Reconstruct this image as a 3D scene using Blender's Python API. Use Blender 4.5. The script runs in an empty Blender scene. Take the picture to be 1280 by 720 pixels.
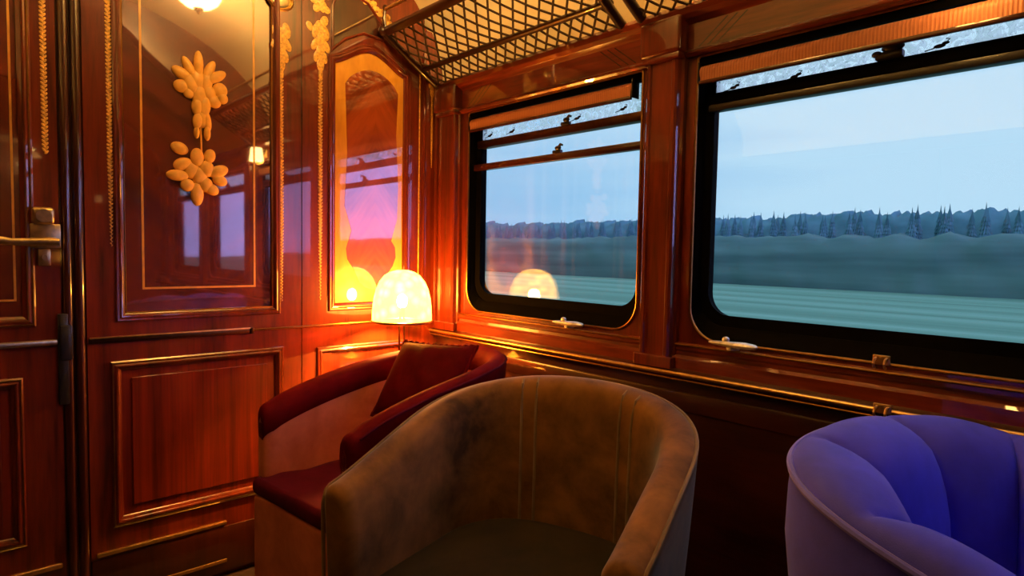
import bpy, bmesh, math, random
from mathutils import Vector, Matrix
C = bpy.context.scene.collection
SC = bpy.context.scene
random.seed(7)
PI = math.pi

# ------------------------------------------------------------------ materials
def lin(r, g, b):
    f = lambda c: (c / 12.92 if c <= .04045 else ((c + .055) / 1.055) ** 2.4)
    return (f(r / 255), f(g / 255), f(b / 255), 1)

def new_mat(name):
    m = bpy.data.materials.new(name); m.use_nodes = True
    nt = m.node_tree; nt.nodes.clear()
    out = nt.nodes.new('ShaderNodeOutputMaterial')
    return m, nt, out

def N(nt, t, **kw):
    n = nt.nodes.new(t)
    for k, v in kw.items():
        if k in n.inputs.keys(): n.inputs[k].default_value = v
        else: setattr(n, k, v)
    return n

def principled(nt, out, **kw):
    p = nt.nodes.new('ShaderNodeBsdfPrincipled')
    for k, v in kw.items(): p.inputs[k].default_value = v
    nt.links.new(p.outputs[0], out.inputs[0])
    return p

def ramp(nt, src, stops):
    r = nt.nodes.new('ShaderNodeValToRGB')
    els = r.color_ramp.elements
    while len(els) < len(stops): els.new(.5)
    for e, (p, c) in zip(els, stops): e.position = p; e.color = c
    nt.links.new(src, r.inputs[0])
    return r

def wood(name, dark, light, scale=(14, 14, 1.2), coat=1.0, coat_ior=1.75, rough=.35, detail=6, rot=(0, 0, 0), mirror=None, bands=True):
    """lacquered veneer with long streaks of grain; mirror=x folds the grain into a book-match about that x"""
    m, nt, out = new_mat(name)
    p = principled(nt, out, Roughness=rough)
    p.inputs['Coat Weight'].default_value = coat
    p.inputs['Coat Roughness'].default_value = .03
    p.inputs['Coat IOR'].default_value = coat_ior
    p.inputs['Specular IOR Level'].default_value = .3
    g = N(nt, 'ShaderNodeNewGeometry')
    src = g.outputs['Position']
    if mirror is not None:
        s = N(nt, 'ShaderNodeSeparateXYZ'); nt.links.new(src, s.inputs[0])
        a = N(nt, 'ShaderNodeMath', operation='SUBTRACT'); nt.links.new(s.outputs[0], a.inputs[0]); a.inputs[1].default_value = mirror
        b = N(nt, 'ShaderNodeMath', operation='ABSOLUTE'); nt.links.new(a.outputs[0], b.inputs[0])
        c = N(nt, 'ShaderNodeCombineXYZ'); nt.links.new(b.outputs[0], c.inputs[0]); nt.links.new(s.outputs[1], c.inputs[1]); nt.links.new(s.outputs[2], c.inputs[2])
        src = c.outputs[0]
    mp = N(nt, 'ShaderNodeMapping'); mp.inputs['Rotation'].default_value = rot
    nt.links.new(src, mp.inputs[0])
    mp2 = N(nt, 'ShaderNodeMapping'); mp2.inputs['Scale'].default_value = scale
    nt.links.new(mp.outputs[0], mp2.inputs[0])
    n1 = N(nt, 'ShaderNodeTexNoise'); n1.inputs['Scale'].default_value = 1.0; n1.inputs['Detail'].default_value = detail; n1.inputs['Roughness'].default_value = .6
    n1.inputs['Distortion'].default_value = .6
    nt.links.new(mp2.outputs[0], n1.inputs[0])
    n2 = N(nt, 'ShaderNodeTexNoise'); n2.inputs['Scale'].default_value = 6.0; n2.inputs['Detail'].default_value = 3
    nt.links.new(mp2.outputs[0], n2.inputs[0])
    mx = N(nt, 'ShaderNodeMath', operation='MULTIPLY_ADD'); nt.links.new(n2.outputs[0], mx.inputs[0]); mx.inputs[1].default_value = .35
    nt.links.new(n1.outputs[0], mx.inputs[2])
    r = ramp(nt, mx.outputs[0], [(.42, dark), (.62, tuple((a + b) / 2 for a, b in zip(dark, light))), (.86, light)])
    nt.links.new(r.outputs[0], p.inputs['Base Color'])
    return m

def metal(name, col, rough=.25, bump=0.0, bscale=60):
    m, nt, out = new_mat(name)
    p = principled(nt, out, Roughness=rough, Metallic=1.0)
    n = N(nt, 'ShaderNodeTexNoise'); n.inputs['Scale'].default_value = bscale; n.inputs['Detail'].default_value = 4
    tc = N(nt, 'ShaderNodeNewGeometry'); nt.links.new(tc.outputs['Position'], n.inputs[0])
    d = tuple(c * .72 for c in col[:3]) + (1,)
    r = ramp(nt, n.outputs[0], [(.35, d), (.7, col)])
    nt.links.new(r.outputs[0], p.inputs['Base Color'])
    if bump:
        b = N(nt, 'ShaderNodeBump'); b.inputs['Strength'].default_value = bump; b.inputs['Distance'].default_value = .004
        nt.links.new(n.outputs[0], b.inputs['Height']); nt.links.new(b.outputs[0], p.inputs['Normal'])
    return m

def velvet(name, dark, light, sheen, sheen_col, scale=7, rough=.75, bump=.25):
    m, nt, out = new_mat(name)
    p = principled(nt, out, Roughness=rough)
    p.inputs['Sheen Weight'].default_value = sheen
    p.inputs['Sheen Roughness'].default_value = .35
    p.inputs['Sheen Tint'].default_value = sheen_col
    p.inputs['Specular IOR Level'].default_value = .2
    tc = N(nt, 'ShaderNodeTexCoord')
    n = N(nt, 'ShaderNodeTexNoise'); n.inputs['Scale'].default_value = scale; n.inputs['Detail'].default_value = 5; n.inputs['Roughness'].default_value = .62; n.inputs['Distortion'].default_value = .25
    nt.links.new(tc.outputs['Object'], n.inputs[0])
    r = ramp(nt, n.outputs[0], [(.32, dark), (.66, light)])
    nt.links.new(r.outputs[0], p.inputs['Base Color'])
    n2 = N(nt, 'ShaderNodeTexNoise'); n2.inputs['Scale'].default_value = 500; n2.inputs['Detail'].default_value = 1
    nt.links.new(tc.outputs['Object'], n2.inputs[0])
    b = N(nt, 'ShaderNodeBump'); b.inputs['Strength'].default_value = bump; b.inputs['Distance'].default_value = .001
    nt.links.new(n2.outputs[0], b.inputs['Height']); nt.links.new(b.outputs[0], p.inputs['Normal'])
    return m

def plain(name, col, rough=.5, coat=0, noise=.15, scale=30):
    m, nt, out = new_mat(name)
    p = principled(nt, out, Roughness=rough)
    p.inputs['Coat Weight'].default_value = coat; p.inputs['Coat Roughness'].default_value = .05
    n = N(nt, 'ShaderNodeTexNoise'); n.inputs['Scale'].default_value = scale; n.inputs['Detail'].default_value = 4
    g = N(nt, 'ShaderNodeNewGeometry'); nt.links.new(g.outputs['Position'], n.inputs[0])
    r = ramp(nt, n.outputs[0], [(.3, tuple(c * (1 - noise) for c in col[:3]) + (1,)), (.7, tuple(min(1, c * (1 + noise)) for c in col[:3]) + (1,))])
    nt.links.new(r.outputs[0], p.inputs['Base Color'])
    return m

def glow(name, col, strength, surf=(.9, .8, .6, 1), speck=.0):
    m, nt, out = new_mat(name)
    p = principled(nt, out, Roughness=.35)
    p.inputs['Base Color'].default_value = surf
    p.inputs['Emission Color'].default_value = col
    p.inputs['Emission Strength'].default_value = strength
    if speck:                                    # moulded pattern in the glass: thick and thin spots pass more or less light
        tc = N(nt, 'ShaderNodeTexCoord')
        v = N(nt, 'ShaderNodeTexVoronoi'); v.inputs['Scale'].default_value = 26
        nt.links.new(tc.outputs['Object'], v.inputs[0])
        mr = N(nt, 'ShaderNodeMapRange'); mr.inputs['From Min'].default_value = 0; mr.inputs['From Max'].default_value = .6
        mr.inputs['To Min'].default_value = strength * (1 + speck); mr.inputs['To Max'].default_value = strength * (1 - speck)
        nt.links.new(v.outputs['Distance'], mr.inputs[0]); nt.links.new(mr.outputs[0], p.inputs['Emission Strength'])
    return m

def glass(name, etched=False):
    m, nt, out = new_mat(name)
    tr = N(nt, 'ShaderNodeBsdfTransparent'); tr.inputs[0].default_value = (.97, .99, 1, 1)
    gl = N(nt, 'ShaderNodeBsdfGlossy'); gl.inputs['Roughness'].default_value = .01
    lw = N(nt, 'ShaderNodeLayerWeight'); lw.inputs['Blend'].default_value = .5
    pw = N(nt, 'ShaderNodeMath', operation='POWER'); nt.links.new(lw.outputs['Facing'], pw.inputs[0]); pw.inputs[1].default_value = 5
    ma = N(nt, 'ShaderNodeMath', operation='MULTIPLY_ADD'); nt.links.new(pw.outputs[0], ma.inputs[0]); ma.inputs[1].default_value = .94; ma.inputs[2].default_value = .045
    mx = N(nt, 'ShaderNodeMixShader'); nt.links.new(ma.outputs[0], mx.inputs[0]); nt.links.new(tr.outputs[0], mx.inputs[1]); nt.links.new(gl.outputs[0], mx.inputs[2])
    last = mx
    if etched:
        tl = N(nt, 'ShaderNodeBsdfTranslucent'); tl.inputs[0].default_value = (.92, 1, .88, 1)
        g = N(nt, 'ShaderNodeNewGeometry')
        n = N(nt, 'ShaderNodeTexNoise'); n.inputs['Scale'].default_value = 34; n.inputs['Detail'].default_value = 2; n.inputs['Distortion'].default_value = 2.2
        nt.links.new(g.outputs['Position'], n.inputs[0])
        r = ramp(nt, n.outputs[0], [(.47, (.1, .1, .1, 1)), (.52, (.75, .75, .75, 1))])
        m2 = N(nt, 'ShaderNodeMixShader'); nt.links.new(r.outputs[0], m2.inputs[0]); nt.links.new(mx.outputs[0], m2.inputs[1]); nt.links.new(tl.outputs[0], m2.inputs[2])
        # black painted lines of the engraving
        n3 = N(nt, 'ShaderNodeTexNoise'); n3.inputs['Scale'].default_value = 26; n3.inputs['Detail'].default_value = 1; n3.inputs['Distortion'].default_value = 3
        nt.links.new(g.outputs['Position'], n3.inputs[0])
        r3 = ramp(nt, n3.outputs[0], [(.495, (0, 0, 0, 1)), (.503, (.75, .75, .75, 1)), (.511, (0, 0, 0, 1))])
        df = N(nt, 'ShaderNodeBsdfDiffuse'); df.inputs[0].default_value = (.03, .05, .07, 1)
        m3 = N(nt, 'ShaderNodeMixShader'); nt.links.new(r3.outputs[0], m3.inputs[0]); nt.links.new(m2.outputs[0], m3.inputs[1]); nt.links.new(df.outputs[0], m3.inputs[2])
        last = m3
    nt.links.new(last.outputs[0], out.inputs[0])
    return m

def frosted(name, share, col):
    m = bpy.data.materials[name]; nt = m.node_tree
    p = nt.nodes['Principled BSDF']; out = [n for n in nt.nodes if n.type == 'OUTPUT_MATERIAL'][0]
    t = N(nt, 'ShaderNodeBsdfTransparent'); t.inputs[0].default_value = col
    mx = N(nt, 'ShaderNodeMixShader'); mx.inputs[0].default_value = share
    nt.links.new(p.outputs[0], mx.inputs[1]); nt.links.new(t.outputs[0], mx.inputs[2]); nt.links.new(mx.outputs[0], out.inputs[0])

M = {}
MAH_D, MAH_L = (.024, .0021, .0006, 1), (.19, .023, .004, 1)
M['mahogany'] = wood('mahogany', MAH_D, MAH_L)
M['mahogany_long'] = wood('mahogany_long', MAH_D, (.24, .031, .005, 1), scale=(14, 1.2, 14))
M['mahogany_cross'] = wood('mahogany_cross', MAH_D, MAH_L, scale=(1.2, 14, 14))
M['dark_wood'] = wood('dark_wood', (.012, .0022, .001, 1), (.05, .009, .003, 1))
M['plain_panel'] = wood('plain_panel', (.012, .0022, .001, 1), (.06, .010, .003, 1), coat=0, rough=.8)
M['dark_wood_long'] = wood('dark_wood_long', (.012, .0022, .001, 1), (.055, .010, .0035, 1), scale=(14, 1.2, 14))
M['veneer_bookmatch'] = wood('veneer_bookmatch', (.035, .0036, .0009, 1), (.20, .028, .005, 1), scale=(16, 16, 1.6), coat_ior=2.9, rot=(0, -.95, 0), mirror=.687)
M['veneer_flame'] = wood('veneer_flame', (.13, .020, .004, 1), (.44, .085, .015, 1), scale=(10, 10, 1.8), coat_ior=2.5, rot=(0, .6, 0), mirror=1.375)
M['lower_veneer'] = wood('lower_veneer', (.016, .0014, .0006, 1), (.20, .020, .004, 1), scale=(20, 20, .5), coat_ior=1.6)
M['satinwood'] = wood('satinwood', (.50, .20, .018, 1), (.78, .37, .035, 1), scale=(9, 9, 2), coat_ior=1.7)
M['inlay'] = plain('inlay', (.62, .32, .055, 1), .35, .6)
M['gilt'] = metal('gilt', (.95, .58, .15, 1), .32, .5, 90)
M['gold_leaf'] = plain('gold_leaf', (.86, .47, .085, 1), .45, .2, .10, 60)
M['gilt_flat'] = plain('gilt_flat', (.70, .37, .06, 1), .4, .5, .45, 120)
M['brass'] = metal('brass', (.90, .60, .22, 1), .34)
M['pale_brass'] = metal('pale_brass', (.85, .68, .36, 1), .3)
M['old_brass'] = metal('old_brass', (.42, .22, .06, 1), .3)
M['bronze'] = metal('bronze', (.10, .045, .018, 1), .35)
M['net_cord'] = plain('net_cord', (.035, .014, .004, 1), .6, 0, .3)
M['rack_wood'] = wood('rack_wood', (.010, .0018, .0008, 1), (.035, .007, .002, 1), scale=(14, 1.2, 14), coat=.5, coat_ior=1.5)
M['silver'] = metal('silver', (.97, .97, .98, 1), .5)
M['black_lacquer'] = plain('black_lacquer', (.0010, .0009, .0010, 1), .7, .0)
M['black_lacquer'].node_tree.nodes['Principled BSDF'].inputs['Specular IOR Level'].default_value = .02
M['black_iron'] = plain('black_iron', (.008, .007, .007, 1), .45, .2)
M['ceiling_paint'] = plain('ceiling_paint', (.86, .74, .46, 1), .55, .0, .05, 3)
M['carpet'] = plain('carpet', (.020, .008, .008, 1), .95, 0, .5, 60)
M['glass'] = glass('glass'); M['etched'] = glass('etched', True)
M['brown_velvet'] = velvet('brown_velvet', (.045, .020, .006, 1), (.25, .115, .030, 1), .5, (.7, .75, .9, 1), 6)
M['brown_piping'] = velvet('brown_piping', (.14, .09, .05, 1), (.26, .18, .10, 1), .5, (.9, .8, .65, 1))
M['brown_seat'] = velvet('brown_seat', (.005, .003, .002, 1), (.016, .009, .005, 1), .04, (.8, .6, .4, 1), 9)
M['rose_velvet'] = velvet('rose_velvet', (.45, .125, .07, 1), (.66, .21, .12, 1), .4, (1, .6, .4, 1), 8)
M['crimson_velvet'] = velvet('crimson_velvet', (.075, .0012, .0028, 1), (.13, .0026, .0055, 1), .0, (.9, .25, .25, 1), 8)
M['maroon_velvet'] = velvet('maroon_velvet', (.050, .0018, .009, 1), (.085, .004, .018, 1), .1, (.6, .3, .6, 1), 10)
M['cushion_velvet'] = velvet('cushion_velvet', (.055, .0010, .0022, 1), (.095, .002, .004, 1), .0, (.9, .25, .2, 1), 8)
M['purple_velvet'] = velvet('purple_velvet', (.045, .045, .66, 1), (.072, .075, .94, 1), .35, (.40, .40, 1, 1), 6)
M['purple_piping'] = velvet('purple_piping', (.10, .10, .75, 1), (.15, .15, .92, 1), .7, (.7, .6, 1, 1), 6)

for nm_ in ('crimson_velvet', 'maroon_velvet', 'cushion_velvet'):
    M[nm_].node_tree.nodes['Principled BSDF'].inputs['Specular IOR Level'].default_value = .05

def blind_mat():
    m, nt, out = new_mat('blind_silk')
    p = principled(nt, out, Roughness=.5)
    p.inputs['Sheen Weight'].default_value = .3
    g = N(nt, 'ShaderNodeNewGeometry'); s = N(nt, 'ShaderNodeSeparateXYZ'); nt.links.new(g.outputs['Position'], s.inputs[0])
    a = N(nt, 'ShaderNodeMath', operation='MULTIPLY'); nt.links.new(s.outputs[1], a.inputs[0]); a.inputs[1].default_value = 2 * PI / .0085
    b = N(nt, 'ShaderNodeMath', operation='SINE'); nt.links.new(a.outputs[0], b.inputs[0])
    r = ramp(nt, b.outputs[0], [(.0, (.42, .135, .05, 1)), (1, (.56, .20, .075, 1))])
    nt.links.new(r.outputs[0], p.inputs['Base Color'])
    bp = N(nt, 'ShaderNodeBump'); bp.inputs['Strength'].default_value = .4; bp.inputs['Distance'].default_value = .0012
    nt.links.new(b.outputs[0], bp.inputs['Height']); nt.links.new(bp.outputs[0], p.inputs['Normal'])
    return m
M['blind'] = blind_mat()
M['lamp_glass'] = glow('lamp_glass', (1, .52, .085, 1), 10, surf=(.22, .16, .06, 1), speck=.4)
M['ceiling_glass'] = glow('ceiling_glass', (1, .47, .12, 1), 35)
frosted('lamp_glass', .4, (1, .9, .7, 1))
M['bulb'] = glow('bulb', (1, .40, .06, 1), 7000)
M['ceiling_bulb'] = glow('ceiling_bulb', (1, .60, .19, 1), 2300)
M['sconce_glass'] = glow('sconce_glass', (1, .55, .16, 1), 14)

# ------------------------------------------------------------------ mesh helpers
def BM(): return bmesh.new()

def link(name, bm, mat, parent=None, smooth=True, angle=40, kind=None):
    bmesh.ops.remove_doubles(bm, verts=bm.verts, dist=1e-6)
    bmesh.ops.recalc_face_normals(bm, faces=bm.faces)
    me = bpy.data.meshes.new(name); bm.to_mesh(me); bm.free()
    if isinstance(mat, (list, tuple)):
        for k in mat: me.materials.append(M[k])
    else: me.materials.append(M[mat])
    if smooth:
        for p in me.polygons: p.use_smooth = True
        me.set_sharp_from_angle(angle=math.radians(angle))
    o = bpy.data.objects.new(name, me); C.objects.link(o)
    if parent is not None: o.parent = parent
    if kind: o['kind'] = kind
    return o

def thing(name, label, cat, loc=(0, 0, 0), rz=0, group=None):
    o = bpy.data.objects.new(name, None); C.objects.link(o); o.empty_display_size = .1
    o.location = loc; o.rotation_euler = (0, 0, rz)
    o['label'] = label; o['category'] = cat
    if group: o['group'] = group
    return o

def tag(o, label, cat, group=None, kind=None):
    o['label'] = label; o['category'] = cat
    if group: o['group'] = group
    if kind: o['kind'] = kind
    return o

def struct(name, loc=(0, 0, 0), label=None):
    o = bpy.data.objects.new(name, None); C.objects.link(o); o.location = loc; o['kind'] = 'structure'
    return o

def box(bm, x0, x1, y0, y1, z0, z1, bev=0, seg=2):
    r = bmesh.ops.create_cube(bm, size=1)
    vs = r['verts']
    for v in vs:
        v.co = Vector(((x0 + x1) / 2 + v.co.x * (x1 - x0), (y0 + y1) / 2 + v.co.y * (y1 - y0), (z0 + z1) / 2 + v.co.z * (z1 - z0)))
    if bev:
        es = list({e for v in vs for e in v.link_edges})
        bmesh.ops.bevel(bm, geom=es, offset=bev, segments=seg, affect='EDGES', profile=.5)
    return vs

def loft(bm, rings, closed_ring=True, closed_path=False, caps=False):
    R = [[bm.verts.new(p) for p in ring] for ring in rings]
    n = len(R[0]); m = len(R)
    for i in range(m if closed_path else m - 1):
        a, b = R[i], R[(i + 1) % m]
        for j in range(n if closed_ring else n - 1):
            k = (j + 1) % n
            try: bm.faces.new((a[j], a[k], b[k], b[j]))
            except ValueError: pass
    if caps and not closed_path:
        for ring in (R[0], R[-1]):
            try: bm.faces.new(ring)
            except ValueError: pass
    return R

def lathe(bm, prof, center=(0, 0, 0), n=32, axis='Z', open_=False):
    rings = []
    for r, h in prof:
        ring = []
        for i in range(n):
            a = 2 * PI * i / n
            p = (r * math.cos(a), r * math.sin(a), h)
            if axis == 'X': p = (p[2], p[0], p[1])
            if axis == 'Y': p = (p[0], p[2], p[1])
            ring.append(Vector(p) + Vector(center))
        rings.append(ring)
    loft(bm, rings, True, False, not open_)

def tube(bm, pts, r, n=8, closed=False, caps=True, flat=None):
    pts = [Vector(p) for p in pts]; m = len(pts); rings = []
    up = None
    for i, p in enumerate(pts):
        a = pts[(i - 1) % m] if (closed or i > 0) else p
        b = pts[(i + 1) % m] if (closed or i < m - 1) else p
        t = (b - a).normalized()
        if up is None:
            up = Vector((0, 0, 1)) if abs(t.z) < .9 else Vector((1, 0, 0))
        s = t.cross(up)
        if s.length < 1e-5: s = t.orthogonal()
        s.normalize(); u = s.cross(t).normalized(); up = u
        rr = r[i] if isinstance(r, (list, tuple)) else r
        rings.append([p + (s * math.cos(2 * PI * k / n) + u * math.sin(2 * PI * k / n)) * rr for k in range(n)])
    loft(bm, rings, True, closed, caps)

def ellipsoid(bm, c, rx, ry, rz, rot=None, u=10, v=7):
    r = bmesh.ops.create_uvsphere(bm, u_segments=u, v_segments=v, radius=1)
    for w in r['verts']:
        p = Vector((w.co.x * rx, w.co.y * ry, w.co.z * rz))
        if rot is not None: p = rot @ p
        w.co = p + Vector(c)

def prism(bm, poly, a0, a1, plane='XZ'):
    """extrude a 2-D polygon; plane 'XZ' -> along y from a0 to a1, 'YZ' -> along x, 'XY' -> along z"""
    def P(p, a):
        return (p[0], a, p[1]) if plane == 'XZ' else ((a, p[0], p[1]) if plane == 'YZ' else (p[0], p[1], a))
    A = [bm.verts.new(P(p, a0)) for p in poly]; B = [bm.verts.new(P(p, a1)) for p in poly]
    n = len(poly)
    bm.faces.new(A); bm.faces.new(B[::-1])
    for i in range(n): bm.faces.new((A[i], B[i], B[(i + 1) % n], A[(i + 1) % n]))

def moulding(bm, path, prof, y, closed=True, plane='XZ'):
    """sweep a profile round a path lying in the wall plane; prof = (offset to the left of travel, height out of wall)"""
    n = len(path); P = [Vector(p) for p in path]; rings = []
    for i in range(n):
        a = P[(i - 1) % n] if closed or i > 0 else None
        b = P[(i + 1) % n] if closed or i < n - 1 else None
        d1 = (P[i] - a).normalized() if a is not None else None
        d2 = (b - P[i]).normalized() if b is not None else None
        if d1 is None: d1 = d2
        if d2 is None: d2 = d1
        n1 = Vector((-d1.y, d1.x)); n2 = Vector((-d2.y, d2.x))
        mtr = (n1 + n2)
        mtr = mtr / max(.2, mtr.dot(n1)) if mtr.length > 1e-6 else n1
        ring = []
        for o, h in prof:
            q = P[i] + mtr * o
            ring.append((q.x, y - h, q.y) if plane == 'XZ' else (y - h, q.x, q.y))
        rings.append(ring)
    loft(bm, rings, False, closed)
    if not closed:
        pass

def rect(x0, x1, z0, z1): return [(x0, z0), (x1, z0), (x1, z1), (x0, z1)]

OGEE = [(-.016, 0), (-.016, .005), (-.011, .0085), (-.005, .0075), (0, .010), (.004, .0085), (.006, .003), (.011, .001), (.016, -.004), (.016, -.010)]
BEAD = [(-.004, 0), (-.0035, .002), (0, .0035), (.0035, .002), (.004, 0)]

# ------------------------------------------------------------------ constants of the saloon
W = 1.70          # window wall face
L = 2.38          # end wall face
XL = -1.00        # opposite wall face
YB = -2.60        # wall behind the viewer
ZS = 1.96         # springing of the barrel ceiling
OPEN = [(1.25, 2.16), (.14, 1.05), (-.97, -.06), (-2.08, -1.17)]   # window openings along the car (y)
PIL = [2.275, 1.155, .04, -1.07, -2.2]                             # pilaster centres
Z0, Z1 = .965, 1.82

def zceil(x): return ZS + .78 * math.sqrt(max(0, 1 - ((x - .35) / 1.36) ** 2))

# ------------------------------------------------------------------ floor, ceiling, plain walls
bm = BM(); box(bm, XL - .1, W + .12, YB - .1, L + .12, -.06, 0); f = link('floor', bm, 'carpet', smooth=False, kind='structure')
bm = BM()
xs = [.35 + 1.36 * math.sin(-PI / 2 + PI * i / 48) for i in range(49)]
lo = [(x, zceil(x)) for x in xs]; hi = [(x + (.05 if x > .35 else -.05) * abs(x - .35) / 1.36, zceil(x) + .05) for x in xs]
loft(bm, [[(x, YB - .05, z) for x, z in lo + hi[::-1]], [(x, L + .08, z) for x, z in lo + hi[::-1]]], True, False, True)
ce = link('ceiling', bm, 'ceiling_paint', kind='structure', angle=60)

def wall_with_openings(name, xa, xb, mat, blank=False):
    bm = BM()
    if blank:
        box(bm, xa, xb, YB, L, 0, ZS + .04); return link(name, bm, mat, smooth=False, kind='structure')
    box(bm, xa, xb, YB, L, 0, Z0 - .02)
    box(bm, xa, xb, YB, L, Z1 + .02, ZS + .04)
    ys = [L] + [v for o in OPEN for v in (o[1] + .02, o[0] - .02)] + [YB]
    for i in range(0, len(ys), 2):
        box(bm, xa, xb, ys[i + 1], ys[i], Z0 - .02, Z1 + .02)
    return link(name, bm, mat, smooth=False, kind='structure')
wr = wall_with_openings('wall_right', W + .012, W + .10, 'mahogany_long')
wl = wall_with_openings('wall_left', XL - .10, XL - .012, 'plain_panel', True)

def end_wall(name, y0, y1):
    bm = BM()
    pts = [(XL - .1, 0), (W + .1, 0), (W + .1, ZS)] + [(x, z + .02) for x, z in lo[::-1]] + [(XL - .1, ZS)]
    prism(bm, pts, y0, y1); return link(name, bm, 'mahogany', smooth=False, kind='structure')
wb = end_wall('wall_back', L + .016, L + .10)
wf = end_wall('wall_front', YB - .10, YB)

# transverse arch of wood across the ceiling, and a wooden crown rail along each side
bm = BM()
def spandrel(x):
    u = abs(x - .35); tab = [(0, .66), (.30, .66), (.48, .60), (.62, .45), (.78, .33), (1.07, .22), (1.36, .02)]
    for (a, p), (b, q) in zip(tab, tab[1:]):
        if u <= b + 1e-6: return min(zceil(x) - .001, ZS - .02 + p + (q - p) * (u - a) / (b - a))
    return ZS
inner = [(x, spandrel(x)) for x in xs]
loft(bm, [[(x, .28, z) for x, z in lo], [(x, .28, z) for x, z in inner], [(x, .40, z) for x, z in inner], [(x, .40, z) for x, z in lo]], False, False)
link('trim_1', bm, 'dark_wood', kind='structure')

# ------------------------------------------------------------------ WINDOW WALL joinery
def rrect(y0, y1, z0, z1, r, rt, n=8):
    """rounded rectangle loop in (y,z), the bottom corners with radius r, the top with rt"""
    out = []
    for cx, cz, rr, a0 in ((y1 - r, z0 + r, r, -PI / 2), (y1 - rt, z1 - rt, rt, 0), (y0 + rt, z1 - rt, rt, PI / 2), (y0 + r, z0 + r, r, PI)):
        for k in range(n + 1):
            a = a0 + PI / 2 * k / n
            out.append((cx + rr * math.cos(a), cz + rr * math.sin(a)))
    return out

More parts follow.
